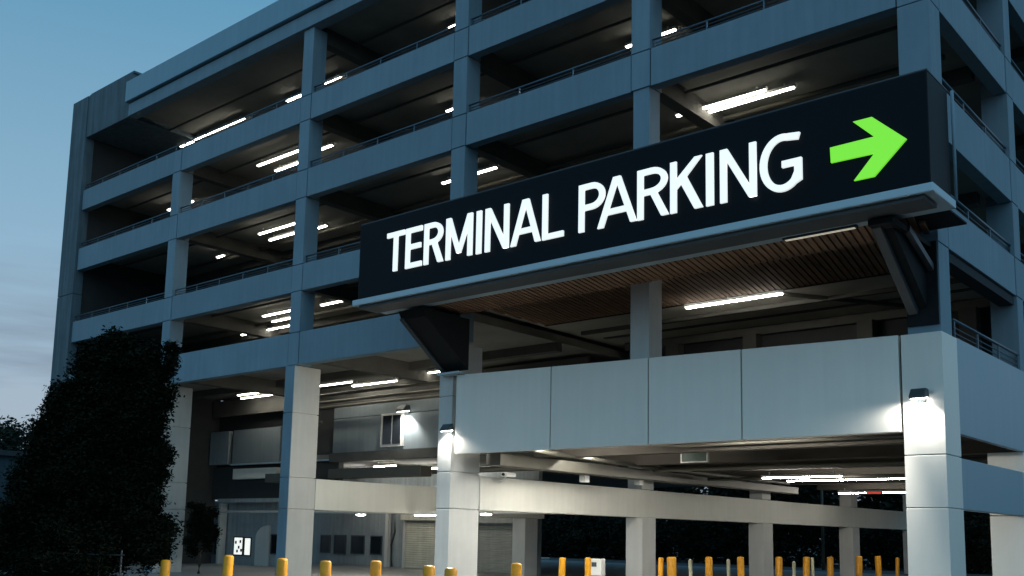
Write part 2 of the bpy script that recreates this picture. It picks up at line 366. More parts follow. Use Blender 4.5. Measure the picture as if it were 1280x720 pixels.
# entrance cladding band, five panels, and its short-face continuation
PX = [-14.38, -10.67, -7.41, -4.72, -0.88]
def ptop(x): return 6.43 + (6.72 - 6.43) * max(0, (-.88 - x)) / 13.5
for i in range(4):
    a, b_ = PX[i] + (.018 if i else 0), PX[i + 1] - .018
    m = MB(); m.prism([(a, 4.28), (b_, 4.28), (b_, ptop(b_)), (a, ptop(a))], 'y', -0.12, 0.02)
    m.build('cladding_panel', CLAD, G, bevel=.012)
m = MB(); m.prism([(-14.36, 4.32), (-.9, 4.32), (-.9, 6.40), (-14.36, 6.68)], 'y', 0.03, 0.2); m.build('cladding_backing', GAP, G)
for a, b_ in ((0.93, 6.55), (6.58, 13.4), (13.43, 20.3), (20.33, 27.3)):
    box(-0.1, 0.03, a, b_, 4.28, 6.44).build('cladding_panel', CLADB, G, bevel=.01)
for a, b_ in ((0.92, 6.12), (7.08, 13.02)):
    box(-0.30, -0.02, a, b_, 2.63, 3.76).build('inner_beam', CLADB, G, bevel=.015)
# inner beams running into the garage from the street columns
box(-15.05, -14.60, 1.32, 41.0, 2.63, 3.70).build('inner_beam', CREAM, G, bevel=.02)
box(-23.1, -22.62, 1.17, 14.6, 2.63, 3.76).build('inner_beam', CREAM, G, bevel=.02)
for y in (10.3, 20.3, 30.6, 40.2):
    m = MB(); m.box(-15.15, -14.4, y, y + .95, 0, 2.62); m.box(-15.1, -14.46, y + .05, y + .9, 3.705, 4.77); m.build('inner_column', PAINTCOL, G, bevel=.015)
for y in (13.0,):
    box(-23.2, -22.45, y, y + .9, 0, 2.62).build('inner_column', PAINTCOL, G, bevel=.015)
# underside joists and ducts of the ground level
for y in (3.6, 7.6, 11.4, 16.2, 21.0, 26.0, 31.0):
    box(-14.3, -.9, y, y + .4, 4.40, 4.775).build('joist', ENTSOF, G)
m = MB(); m.box(-14.0, -13.4, 0.9, 12.5, 3.98, 4.35); m.build('duct', DUCT, G, bevel=.02)
m = MB(); m.box(-13.95, -13.45, 12.55, 22.0, 4.0, 4.32); m.build('duct', DUCT, G, bevel=.02)
m = MB(); m.tube([(-12.6, .6, 4.5), (-12.6, 3, 4.42), (-13.0, 8, 4.4), (-13.0, 20, 4.4)], .07, 10); m.build('sprinkler_pipe', DUCT, G, smooth=True)
m = MB(); m.tube([(-11.5, .5, 4.62), (-8.2, 3.2, 4.55), (-1.2, 3.3, 4.55)], .05, 10); m.build('sprinkler_pipe', DUCT, G, smooth=True)
m = MB(); m.tube([(-13.2, 9.2, 4.34), (-1.2, 9.2, 4.34)], .09, 10); m.build('sprinkler_pipe', DUCT, G, smooth=True)
m = MB(); m.tube([(-13.2, 13.2, 4.2), (-1.2, 13.2, 4.2)], .06, 10); m.build('sprinkler_pipe', DUCT, G, smooth=True)

# inner wall above the ground level, set back 8 m
def wall_seg(x0, x1, z0, z1, m_=WALLB): return box(x0, x1, 7.9, 8.15, z0, z1).build('inner_wall', m_, G, bevel=.01)
wall_seg(-30.0, -26.2, 5.47, 7.05); wall_seg(-26.17, -15.3, 5.47, 7.05)
wall_seg(-30.0, -15.3, 7.08, 7.7, WALLB)
wall_seg(-38.1, -34.1, 5.2, 6.95); wall_seg(-40.2, -38.5, 5.2, 6.95)
box(-34.1, -30.02, 8.2, 8.35, 5.47, 8.7).build('dark_fill_wall', DARKW, G)
box(-40.2, -15.3, 7.95, 8.1, 7.75, 8.6).build('dark_fill_wall', JOIST, G)
box(-42.0, -29.9, 8.62, 8.75, 5.1, 8.74).build('dark_fill_wall', DARKW, G)
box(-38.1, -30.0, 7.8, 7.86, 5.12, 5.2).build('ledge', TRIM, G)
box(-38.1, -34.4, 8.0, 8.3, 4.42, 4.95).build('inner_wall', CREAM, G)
box(-41.0, -30.0, 8.3, 8.6, 3.4, 5.1).build('dark_fill_wall', DARKW, G)
box(-30.0, -15.3, 7.7, 8.1, 5.05, 5.45).build('ledge', JOIST, G)
box(-39.2, -33.5, 7.9, 8.0, 3.22, 3.42).build('ledge', WALLG, G)
MB().tube([(-32.6, 7.4, 5.5), (-31.6, 7.4, 6.4), (-30.3, 7.4, 6.9)], .09, 8).build('brace', JOIST, G, smooth=True)
# window in the inner wall
wf = box(-26.62, -25.20, 7.82, 7.895, 5.62, 7.10).build('wall_window', WHITEP, G)
box(-26.48, -25.92, 7.80, 7.816, 5.72, 7.0).build('pane', GLASSD, wf); box(-25.84, -25.34, 7.80, 7.816, 5.72, 7.0).build('pane', GLASSD, wf)
# service pipes across the void
for y, z in ((6.2, 7.9), (6.9, 7.72), (7.3, 7.55)):
    MB().tube([(-31.3, y, z), (-15.4, y, z)], .07, 8).build('sprinkler_pipe', DUCT, G, smooth=True)

# ground level back wall with windows, doors, shutters
bw = MB(); bw.box(-42.0, -23.1, 14.7, 15.0, 0, 5.2); bw.build('back_wall', WALLG, G)
bw = MB(); bw.box(-41.8, -35.0, 9.0, 9.25, 0, 3.35); bw.build('back_wall', WALLG, G)
def window(x0, x1, z0, z1, y, mm=GLASSD):
    f = MB()
    t = .06
    f.box(x0 - t, x1 + t, y - .05, y - .004, z1, z1 + t); f.box(x0 - t, x1 + t, y - .05, y - .004, z0 - t, z0); f.box(x0 - t, x0, y - .05, y - .004, z0, z1); f.box(x1, x1 + t, y - .05, y - .004, z0, z1)
    fo = f.build('window', GREYST, G); box(x0, x1, y - .03, y - .006, z0, z1).build('pane', mm, fo)
    return fo
window(-34.7, -33.9, 0.7, 1.6, 14.7)
window(-36.3 + .5, -35.6 + .4, .7, 1.6, 9.0)
# far wall windows as seen between the second and third column
window(-38.95, -38.2, .7, 1.58, 14.7); window(-37.75, -36.85, .65, 1.6, 14.7); window(-36.3, -35.3, .7, 1.6, 14.7)
lw = window(-39.05, -38.3, .55, 1.42, 9.0, LITWIN)
mm_ = MB()
for px, pz in ((-38.9, 1.2), (-38.62, .95), (-38.75, .75), (-38.5, 1.25), (-38.4, .8)): mm_.box(px - .07, px + .07, 8.955, 8.968, pz - .10, pz + .05)
mm_.build('glazing_bar', GREYST, lw)
window(-38.1, -37.6, .55, 1.4, 9.0, LITWIN)
window(-41.6, -40.7, .55, 1.5, 9.0)
box(-39.95, -39.75, 8.5, 8.9, 0, 3.2).build('inner_column', PAINTCOL, G)
# white arched recess
ar = [(-37.1, 0.03), (-35.95, 0.03), (-35.95, 2.0)] + [(-36.0 - 1.1 * math.sin(t * math.pi / 2 / 6), 1.45 + .65 * math.cos(t * math.pi / 2 / 6)) for t in range(7)]
MB().prism([(p, q) for p, q in ar], 'y', 8.90, 8.985).build('arched_panel', PAINTCOL, G)
def shutter(x0, x1, z1, y, m_):
    s = MB(); z = 0.03; pts = []
    n = int((z1 - .03) / .11)
    for i in range(n):
        za = .03 + i * (z1 - .03) / n; zb = .03 + (i + 1) * (z1 - .03) / n
        s.prism([(y - .05, za + .012), (y - .08, za + .035), (y - .08, zb - .02), (y - .05, zb)], 'x', x0, x1)
    s.box(x0, x1, y - .05, y - .02, .03, z1)
    o = s.build('roller_shutter', m_, G)
    box(x0 - .14, x0 - .02, y - .12, y - .02, .02, z1 + .1).build('guide', PAINTCOL, o)
    box(x1 + .02, x1 + .14, y - .12, y - .02, .02, z1 + .1).build('guide', PAINTCOL, o)
    box(x0 - .14, x1 + .14, y - .32, y - .02, z1 + .11, z1 + .40).build('housing', m_, o)
    return o
shutter(-32.0, -28.9, 2.4, 14.7, SHUT)
shutter(-27.6, -23.3, 2.3, 14.7, SHUTG)
MB().bar((-33.1, 14.4, 0), (-33.1, 14.4, 3.2), .22).build('inner_column', PAINTCOL, G)
MB().tube([(-32.6, 14.3, 0.1), (-32.7, 14.3, 1.2), (-32.45, 14.3, 1.9), (-32.5, 14.3, 3.4)], .05, 8).build('downpipe', DUCT, G, smooth=True)
MB().tube([(-40.5, 7.2, 2.72), (-16, 7.2, 2.72)], .06, 8).build('sprinkler_pipe', PAINTCOL, G, smooth=True)
m = MB(); m.box(-33.2, -31.0, 6.5, 7.2, 4.1, 4.5); m.build('duct', DUCT, G)
m = MB(); m.box(-30.4, -24.2, 8.0, 8.7, 4.3, 4.75); m.build('duct', DUCT, G, bevel=.02)
MB().tube([(-40.0, 9.6, 4.6), (-15.4, 9.6, 4.6)], .12, 10).build('sprinkler_pipe', DUCT, G, smooth=True)

# railings above each deck edge
def railing_x(x0, x1, z):
    r = MB()
    r.tube([(x0, .12, z + .30), (x1, .12, z + .30)], .03, 8)
    o = r.build('railing', RAIL, G, smooth=True)
    c = MB()
    for h in (.19, .10): c.tube([(x0, .12, z + h), (x1, .12, z + h)], .013, 6)
    c.build('cable', RAIL, o)
    p = MB(); n = max(2, int((x1 - x0) / 1.6)); p.box(x0, x1, .105, .135, z, z + .02)
    for i in range(n + 1):
        x = x0 + .05 + (x1 - x0 - .1) * i / n; p.box(x - .02, x + .02, .10, .14, z, z + .30)
    p.build('post_run', RAIL, o)
def railing_y(y0, y1, z, x=-.1, h0=.34):
    r = MB(); r.tube([(x, y0, z + h0), (x, y1, z + h0)], .035, 8); o = r.build('railing', RAIL, G, smooth=True)
    c = MB()
    for h in (.6 * h0, .3 * h0): c.tube([(x, y0, z + h), (x, y1, z + h)], .013, 6)
    c.build('cable', RAIL, o)
    p = MB(); n = max(2, int((y1 - y0) / 1.6)); p.box(x - .015, x + .015, y0, y1, z, z + .02)
    for i in range(n + 1):
        y = y0 + .05 + (y1 - y0 - .1) * i / n; p.box(x - .02, x + .02, y - .02, y + .02, z, z + h0)
    p.build('post_run', RAIL, o)
for di, (z0, z1) in enumerate(DECKS):
    for b in range(5):
        if (di == 3) or (di == 2 and b >= 3): continue
        railing_x(xs[2 * b] + .02, xs[2 * b + 1] - .02, z1)
for di, (z0, z1) in enumerate(DECKB):
    for b in range(2): railing_y(ys[2 * b] + .02, ys[2 * b + 1] - .02, z1)
railing_y(.95, 6.28, 6.44, x=-.04, h0=.42)

# ------------------------------------------------------------------ sign and canopy
ZB, ZT = 8.72, 11.03
C_ = thing('entrance_canopy', 'shallow canopy with slatted brown timber soffit above the white cladding band', 'canopy', (-8, 0, 8.5))
sd = Vector((-math.sin(R(11.8)), math.cos(R(11.8)), 0))   # slat direction
# soffit board and slats clipped to the canopy rectangle
X0, X1, Y0, Y1 = -14.36, 0.0, -2.75, 4.12
sb = MB(); sb.box(-15.6, .62, Y0, -.03, 8.70, 8.74); sb.build('soffit_board', BLACKST, C_)
sb = MB(); sb.box(X0, -0.74, 0.66, Y1, 9.08, 9.14); 
sb.build('soffit_board', BLACKST, C_)
def slat_run(Ya, Yb, z, xa, xb, name='soffit_slats'):
    s = MB(); nrm = Vector((sd.y, -sd.x)); x = xa - 2
    while x < xb + 2:
        # clip line (x,Ya)->(x + dx) against xa..xb
        p0 = (x, Ya); p1 = (x + sd.x / sd.y * (Yb - Ya), Yb)
        ta, tb = 0.0, 1.0
        dx = p1[0] - p0[0]
        for lim, sgn in ((xa, 1), (xb, -1)):
            f0 = sgn * (p0[0] - lim); f1 = sgn * (p1[0] - lim)
            if f0 < 0 and f1 < 0: tb = -1
            elif f0 < 0: ta = max(ta, f0 / (f0 - f1))
            elif f1 < 0: tb = min(tb, f0 / (f0 - f1))
        if tb > ta + .02:
            a = (p0[0] + dx * ta, Ya + (Yb - Ya) * ta, z - .035); b = (p0[0] + dx * tb, Ya + (Yb - Ya) * tb, z - .035)
            s.bar(a, b, .125, .06)
        x += .175
    return s.build(name, WOOD, C_)
slat_run(-2.2, -.05, 8.695, -14.4, -.05)
slat_run(.68, Y1, 9.075, X0, -0.8)
# edge frame of the soffit
m = MB(); m.box(-15.75, .70, -2.98, -2.25, 8.45, 8.53); m.build('edge_panel', GREYST, C_, bevel=.01)
m = MB(); m.box(-14.36, -.8, Y1, Y1 + .12, 9.0, 9.15); m.build('edge_trim', BLACKST, C_)
# steel brackets
def bracket_left():
    m = MB(); m.prism([(-.05, 6.85), (-.05, 8.44), (-2.1, 8.44), (-1.95, 8.2)], 'x', -14.98, -13.95); o = m.build('bracket', BLACKST, C_, bevel=.01)
    f = MB(); f.bar((-14.9, -.12, 6.80), (-14.9, -2.02, 8.22), .16, .06); f.build('flange', GREYST, o)
    f = MB(); f.box(-15.02, -14.1, -.35, 0.3, 6.74, 6.80); f.build('cap_plate', TRIM, o)
bracket_left()
m = MB()
m.bar((-.55, -.05, 6.95), (-.55, -2.1, 8.40), .2, .26); o = m.build('bracket', GREYST, C_, bevel=.01)
MB().bar((-.15, -.05, 7.85), (-.15, -1.5, 8.38), .12, .14).build('strut', GREYST, o)
MB().bar((-.38, -.02, 8.36), (-.38, -2.4, 8.36), .5, .12).build('chord', BLACKST, o)
MB().box(-.7, -.03, -.06, -.015, 6.6, 8.44).build('wall_plate', BLACKST, o)
MB().prism([(-.06, 6.98), (-.06, 8.3), (-2.0, 8.3)], 'x', -.50, -.26).build('web_plate', BLACKST, o)
# canopy strip light near the corner
T = thing('canopy_light', 'dim strip light under the canopy edge beside the corner bracket', 'light', (-1.6, -2.1, 8.44))
box(-2.6, -.95, -2.2, -2.08, 8.40, 8.45).build('housing', GREYST, T)
box(-2.55, -1.0, -2.18, -2.10, 8.385, 8.40).build('tube', emis('dim_strip', (1, .9, .7), .35), T)

Sg = thing('entrance_sign', 'long black illuminated sign box reading TERMINAL PARKING with a green arrow', 'sign', (-7.5, -2.4, ZB))
m = MB(); m.box(-15.80, .83, -3.0, -1.75, ZB, ZT); m.build('sign_box', SIGNM, Sg, bevel=.03)
m = MB(); m.box(-15.93, .90, -3.09, -1.70, 8.54, 8.715); m.build('trim_ledge', TRIM, Sg, bevel=.015)
m = MB(); m.tube([(.90, -1.68, 8.72), (.90, -1.68, 11.04)], .035, 10); m.build('corner_pipe', PRECAST, Sg, smooth=True)
m = MB(); m.box(-15.80, .83, -2.98, -1.75, ZT + .002, ZT + .03); m.build('top_trim', GREYST, Sg)
for xx in (-14.7, -7.7, -.4):
    MB().box(xx - .1, xx + .1, -1.74, -.02, 10.2, 10.4).build('support_arm', BLACKST, Sg)

# letters
def arc(cx, cz, rx, rz, a0, a1, n=14): return [(cx + rx * math.cos(R(a0 + (a1 - a0) * i / n)), cz + rz * math.sin(R(a0 + (a1 - a0) * i / n))) for i in range(n + 1)]
def glyph(c, w, h, t):
    """list of polygons (unit: metres, origin bottom-left); quads strips for curves"""
    P = []
    def rect(x0, z0, x1, z1): P.append([(x0, z0), (x1, z0), (x1, z1), (x0, z1)])
    def stroke(x0, z0, x1, z1, tt): P.append([(x0 - tt / 2, z0), (x0 + tt / 2, z0), (x1 + tt / 2, z1), (x1 - tt / 2, z1)])
    def ring(outer, inner):
        for i in range(len(outer) - 1): P.append([outer[i], outer[i + 1], inner[i + 1], inner[i]])
    hb = .142
    if c == 'T': rect(0, h - hb, w, h); rect(w / 2 - t / 2, 0, w / 2 + t / 2, h - hb)
    if c == 'E': rect(0, 0, t, h); rect(t, 0, w, hb); rect(t, h - hb, w, h); rect(t, h * .5 - hb / 2 + .03, w * .93, h * .5 + hb / 2 + .03)
    if c == 'I': rect(0, 0, w, h)
    if c == 'L': rect(0, 0, t, h); rect(t, 0, w, hb)
    if c == 'N': rect(0, 0, t, h); rect(w - t, 0, w, h); P.append([(t * .0, h), (t * 1.12, h), (w, 0), (w - t * 1.12, 0)])
    if c == 'M':
        rect(0, 0, t, h); rect(w - t, 0, w, h); tt = t * 1.0
        P.append([(0, h), (tt * 1.1, h), (w / 2 + tt * .45, h * .12), (w / 2 - tt * .45, h * .12)]); P.append([(w - tt * 1.1, h), (w, h), (w / 2 + tt * .45, h * .12), (w / 2 - tt * .45, h * .12)])
    if c == 'A':
        tt = t * 1.06
        P.append([(0, 0), (tt, 0), (w / 2 + tt * .38, h), (w / 2 - tt * .62, h)]); P.append([(w - tt, 0), (w, 0), (w / 2 + tt * .62, h), (w / 2 - tt * .38, h)])
        z0, z1 = h * .24, h * .24 + hb; rect(w * .22, z0, w * .78, z1)
    if c in 'PR':
        rect(0, 0, t, h)
        bh = h * (.56 if c == 'P' else .53); r = bh / 2; cx = w * (.5 if c == 'P' else .46)
        rx = w * (1 if c == 'P' else .96) - cx
        rect(t, h - hb, cx, h); rect(t, h - bh, cx, h - bh + hb)
        ring(arc(cx, h - r, rx, r, 90, -90), arc(cx, h - r, rx - t, r - hb, 90, -90))
        if c == 'R': P.append([(w * .40, h - bh + hb * .35), (w * .40 + t * 1.15, h - bh + hb * .35), (w, 0), (w - t * 1.2, 0)])
    if c == 'K':
        rect(0, 0, t, h); tt = t * 1.15
        P.append([(t * .8, h * .42), (t * .8, h * .62), (w - tt * 1.1, h), (w * .98, h)][::1])
        P.append([(w * .30, h * .58), (w * .30 + tt * .95, h * .66), (w, 0), (w - tt * 1.15, 0)])
    if c == 'G':
        cx, rx = w * .54, w * .54; o = arc(cx, h / 2, rx, h / 2, 74, 306, 28); n_ = arc(cx, h / 2, rx - t, h / 2 - hb, 74, 306, 28)
        ring(o, n_)
        P.append([o[0], n_[0], (w * .92, h * .955 - hb), (w * .97, h * .955)])
        P.append([o[-1], (w, .145 * h), (w - t, .30 * h), n_[-1]]); rect(w - t, .145 * h, w, h * .52); rect(w * .54, h * .52 - hb, w - t, h * .52)
    return P
LET = [('T', -14.53, -13.80), ('E', -13.73, -13.08), ('R', -12.98, -12.23), ('M', -12.12, -11.14), ('I', -10.98, -10.81), ('N', -10.66, -9.84), ('A', -9.76, -8.77), ('L', -8.70, -8.03),
       ('P', -7.55, -6.77), ('A', -6.98, -5.86), ('R', -5.83, -4.98), ('K', -4.93, -4.09), ('I', -4.00, -3.82), ('N', -3.65, -2.78), ('G', -2.69, -1.74)]
def outline_mesh(polys, x0, z0, y0, y1):
    m = MB()
    for i, p in enumerate(polys):
        e = .0006 * i
        m.prism([(x0 + a, z0 + b) for a, b in p], 'y', y0 - e, y1)
    return m
for c, a, b_ in LET:
    f = (a + 14.53) / 12.8
    z0 = 9.355 - .155 * f; z1 = 10.525 - .10 * f
    hh = z1 - z0
    if c == 'G': z0 -= .03; hh += .05
    # letters lean with the sign's run: baseline follows the fitted line
    o = outline_mesh(glyph(c, b_ - a, hh, .158), a, z0, -3.055, -3.0).build('letter', LETTER, Sg)
AR = [(-1.12, 9.89), (-0.21, 9.90), (-0.63, 10.32), (-0.24, 10.32), (0.42, 9.70), (-0.23, 9.08), (-0.64, 9.08), (-0.21, 9.555), (-1.11, 9.565)]
MB().prism(AR, 'y', -3.055, -3.0).build('arrow', GREEN, Sg)

# ------------------------------------------------------------------ tube lights
def tube_light(x0, x1, y, z, label, m_=TUBE, w_=.14, r_=.019, single=False):
    t = thing('ceiling_light', label, 'ceiling light', ((x0 + x1) / 2, y, z), 'fluorescent ceiling lights in the garage')
    h = MB(); h.box(x0, x1, y - w_ * .5, y + w_ * .5, z - .03, z + .05); h.box(x0 + .3, x0 + .34, y - .02, y + .02, z + .05, z + .16); h.box(x1 - .34, x1 - .3, y - .02, y + .02, z + .05, z + .16)
    h.build('housing', WHITEP, t)
    for s in ((0,) if single else (-.25, .25)):
        MB().tube([(x0 + .04, y + s * w_, z - .06), (x1 - .04, y + s * w_, z - .05)], r_, 8).build('tube', m_, t, smooth=True)
    return t
BN = ['end bay by the stair wall', 'between first and second columns', 'between second and third columns', 'right of the third column', 'bay nearest the corner']
levels = [('top', 20.95, [(-37.6, -36.4, 3.5), (-36.2, -32.0, 3.42), (-28.9, -27.8, 3.5), (-26.7, -25.0, 3.38), (-18.6, -17.4, 3.3), (-8.4, -6.9, 3.3)]),
          ('second', 17.62, [(-29.1, -26.0, 2.3), (-29.0, -26.6, 3.17), (-25.9, -24.6, 2.79), (-37.9, -35.6, 3.21), (-18.6, -17.2, 3.3), (-10.5, -8.6, 3.3), (-5.2, -4.3, 3.3)]),
          ('third', 14.68, [(-29.3, -26.3, 2.7), (-29.7, -27.4, 3.54), (-34.1, -33.5, 3.75), (-18.4, -15.7, 2.99), (-27.0, -25.9, 3.7), (-8.5, -5.5, 3.09), (-8.1, -4.8, 3.43)]),
          ('fourth', 11.08, [(-29.2, -26.5, 3.08), (-29.8, -27.6, 4.0), (-33.6, -29.1, 5.01), (-25.4, -23.4, 3.2)]),
          ('fifth', 8.5, [(-35.7, -32.6, 6.41), (-36.6, -33.3, 7.22), (-30.4, -27.3, 6.61), (-28.3, -25.3, 7.49), (-24.6, -21.9, 6.74), (-31.9, -30.0, 8.28)])]
def bay(x):
    for i, e in enumerate((-32, -23, -15, -8, 1)):
        if x < e: return i
seen = {}
for nm, z, ls in levels:
    for x0, x1, y in ls:
        b = bay((x0 + x1) / 2); k = (nm, b); seen[k] = seen.get(k, 0) + 1
        cnt = sum(1 for q in ls if bay((q[0] + q[1]) / 2) == b)
        pos = '' if cnt == 1 else (('nearest ', 'second nearest ', 'third nearest ', 'farthest ')[seen[k] - 1])
        tube_light(x0, x1, y, z, f'{pos}tube light, {nm} ceiling down from the roof, {BN[b]}')
tube_light(-9.0, -5.75, 4.45, 9.02, 'single long tube light behind the timber soffit above the white panels', emis('fluorescent_tube_lobby', (1.0, 0.95, 0.84), 85.0))
# ground level
for x0, x1, y, z, lb in ((-10.4, -7.3, 12.2, 4.2, 'left front tube light under the entrance ceiling beside the corner column'), (-10.4, -5.4, 14.3, 4.2, 'long second tube light under the entrance ceiling beside the corner column'),
                    (-12.6, -8.6, 24.5, 4.2, 'low far tube light under the entrance ceiling, above the far bollards'), (-9.5, -6.5, 30.0, 4.2, 'rearmost tube light deep under the entrance ceiling'),
                    (-34.2, -32.2, 12.2, 5.05, 'tube light under the low ceiling right of the second column'), (-29.8, -28.2, 10.3, 5.05, 'tube light under the low ceiling left of the floodlit column'), (-29.5, -26.0, 12.6, 5.05, 'rear tube light under the low ceiling above the cream shutter')):
    tube_light(x0, x1, y, z, lb, TUBEE, .08, .016, True)
for x0, x1, y, lb in ((-12.6, -9.6, 1.6, 'unseen tube light added behind the left white cladding panel'), (-6.8, -3.8, 1.6, 'unseen tube light added behind the right white cladding panel'),  # both unseen, added behind the panels to light the cream beam
                      (-13.0, -11.4, 4.4, 'short tube light behind the white panels beside the cream beam'), (-22.4, -20.0, 6.0, 'thin strip light behind the cream beam left of the floodlit column')):
    tube_light(x0, x1, y, 4.62 if y < 3 else (4.66 if y < 5 else 2.62), lb, TUBEB if y < 5 else TUBE, .09, .018)
for x, y, lb in ((-24.6, 5.1, 'small round downlight under the cream beam right of the second column'), (-16.2, 3.4, 'small oval downlight beside the floodlit column base')):
    t = thing('downlight', lb, 'downlight', (x, y, 2.6)); MB().lathe((x, y), [(.2, 2.66), (.24, 2.60), (.22, 2.56)], 16).build('housing', WHITEP, t); MB().lathe((x, y), [(.18, 2.552), (.16, 2.53), (.02, 2.52)], 16).build('lens', TUBEB, t)

# ------------------------------------------------------------------ floodlights
def floodlight(x, y, z, label, power, aim=(0, .35, -1), s=1.0, m_=LENS, nx=0, ny=-1, angle=130, pc=(1, .96, .88), throw=0, taim=(0, -.9, -1)):
    """wall-mounted, hooded, lens facing down towards the wall"""
    t = thing('floodlight', label, 'floodlight', (x, y, z))
    ya = y
    h = MB(); h.prism([(ya - .06, z - .02), (ya - .48 * s, z - .10 * s), (ya - .50 * s, z - .02), (ya - .30 * s, z + .22 * s), (ya - .08, z + .20 * s)], 'x', x - .24 * s, x + .24 * s)
    h.build('hood', LAMPH, t, bevel=.02)
    MB().box(x - .09, x + .09, ya - .06, ya - .002, z - .12, z + .18).build('wall_bracket', LAMPH, t, bevel=.01)
    k = MB(); k.prism([(ya - .09, z - .028), (ya - .45 * s, z - .105 * s), (ya - .45 * s, z - .125 * s), (ya - .09, z - .05)], 'x', x - .2 * s, x + .2 * s); k.build('lens', m_, t)
    ld = bpy.data.lights.new('floodlight_beam', 'SPOT'); ld.energy = power; ld.spot_size = R(angle); ld.spot_blend = .5; ld.shadow_soft_size = .08; ld.color = pc
    lo = bpy.data.objects.new('floodlight_beam', ld); COL.objects.link(lo); lo.parent = t
    lo.matrix_parent_inverse = Matrix.Translation(-Vector(t.location))
    lo.location = (x, ya - .30 * s, z - .17 * s); lo.rotation_euler = Vector(aim).to_track_quat('-Z', 'Y').to_euler()
    if throw:  # extra spot without its own lens, added to brighten the bollards
        l2 = bpy.data.lights.new('added_forecourt_fill', 'SPOT'); l2.energy = throw; l2.spot_size = R(115); l2.spot_blend = .6; l2.shadow_soft_size = .1; l2.color = pc
        o2 = bpy.data.objects.new('added_forecourt_fill', l2); COL.objects.link(o2); o2.parent = t; o2.matrix_parent_inverse = Matrix.Translation(-Vector(t.location))
        o2.location = (x, ya - .46 * s, z - .2 * s); o2.rotation_euler = Vector(taim).to_track_quat('-Z', 'Y').to_euler()
    return t
floodlight(-14.62, -.03, 5.05, 'small hooded floodlight shining down the column left of the white panels', 150, s=.72, aim=(.05, .25, -1), angle=150, throw=3200, taim=(-.1, -1.0, -1))
floodlight(-.42, -.12, 5.02, 'small hooded floodlight shining down the white corner column', 190, s=.72, aim=(-.25, .2, -1), angle=155, throw=2600, taim=(-.5, -.9, -1))
floodlight(-24.9, 7.80, 7.15, 'floodlight over the small double window on the inner wall', 320, aim=(-.2, .3, -1))
# unseen lamp added behind the third column to brighten the inner beam
t = thing('floodlight', 'unseen floodlight added on the left side of the floodlit column, washing the cream beam', 'floodlight', (-15.4, .7, 5.0))
MB().box(-15.45, -15.21, .5, .9, 4.95, 5.15).build('housing', LAMPH, t, bevel=.02)
ld = bpy.data.lights.new('wash_beam', 'SPOT'); ld.energy = 800; ld.spot_size = R(120); ld.spot_blend = .8; ld.shadow_soft_size = .12; ld.color = (1, .93, .78)
lo = bpy.data.objects.new('wash_beam', ld); COL.objects.link(lo); lo.parent = t; lo.matrix_parent_inverse = Matrix.Translation(-Vector(t.location))
lo.location = (-15.55, .8, 4.95); lo.rotation_euler = Vector((-1, .45, -.28)).to_track_quat('-Z', 'Y').to_euler()
floodlight(-31.6, -.04, 6.0, 'tiny bright lamp on the leftmost column beside the tree', 6, s=.6, aim=(-.4, -.3, -1))

# security camera and boxes on the duct
t = thing('security_camera', 'white security camera on an arm over the cream beam', 'security camera', (-14.4, 2.1, 3.75))
MB().tube([(-14.42, 2.0, 3.55), (-14.2, 2.0, 3.6), (-14.1, 2.0, 3.72)], .025, 8).build('arm', WHITEP, t, smooth=True)
MB().box(-14.2, -13.98, 1.85, 2.35, 3.70, 3.84).build('camera_body', WHITEP, t, bevel=.03)
MB().tube([(-14.09, 1.86, 3.77), (-14.09, 1.80, 3.77)], .05, 10).build('lens', GLASSD, t)
for x, y, z, lb in ((-13.9, 5.9, 3.72, 'small white junction box hanging below the duct, left of the other box'), (-13.9, 9.3, 3.8, 'white twin junction box under the duct above the first inner column')):
    t = thing('junction_box', lb, 'junction box', (x, y, z))
    MB().box(x - .12, x + .12, y - .14, y + .14, z, z + .24).build('box_body', WHITEP, t, bevel=.015); MB().tube([(x, y, z + .24), (x, y, z + .45)], .015, 6).build('hanger', GREYST, t)
t = thing('exit_sign', 'dark framed rectangular sign hanging under the entrance ceiling', 'sign', (-9.6, 6, 4.5))
m = MB(); m.box(-10.1, -9.1, 5.95, 6.03, 4.68, 4.73); m.box(-10.1, -9.1, 5.95, 6.03, 4.28, 4.32); m.box(-10.1, -10.05, 5.95, 6.03, 4.32, 4.68); m.box(-9.15, -9.1, 5.95, 6.03, 4.32, 4.68); m.build('frame', WHITEP, t)
MB().box(-10.05, -9.15, 5.97, 6.01, 4.32, 4.68).build('panel', EXITG, t)
t = thing('red_indicator', 'small glowing red sign under the entrance ceiling near the corner column', 'sign', (-9.6, 20.5, 4.0))
MB().box(-9.7, -9.0, 20.47, 20.55, 3.90, 4.0).build('housing', LAMPH, t); MB().box(-9.65, -9.05, 20.455, 20.468, 3.915, 3.985).build('display', REDE, t)

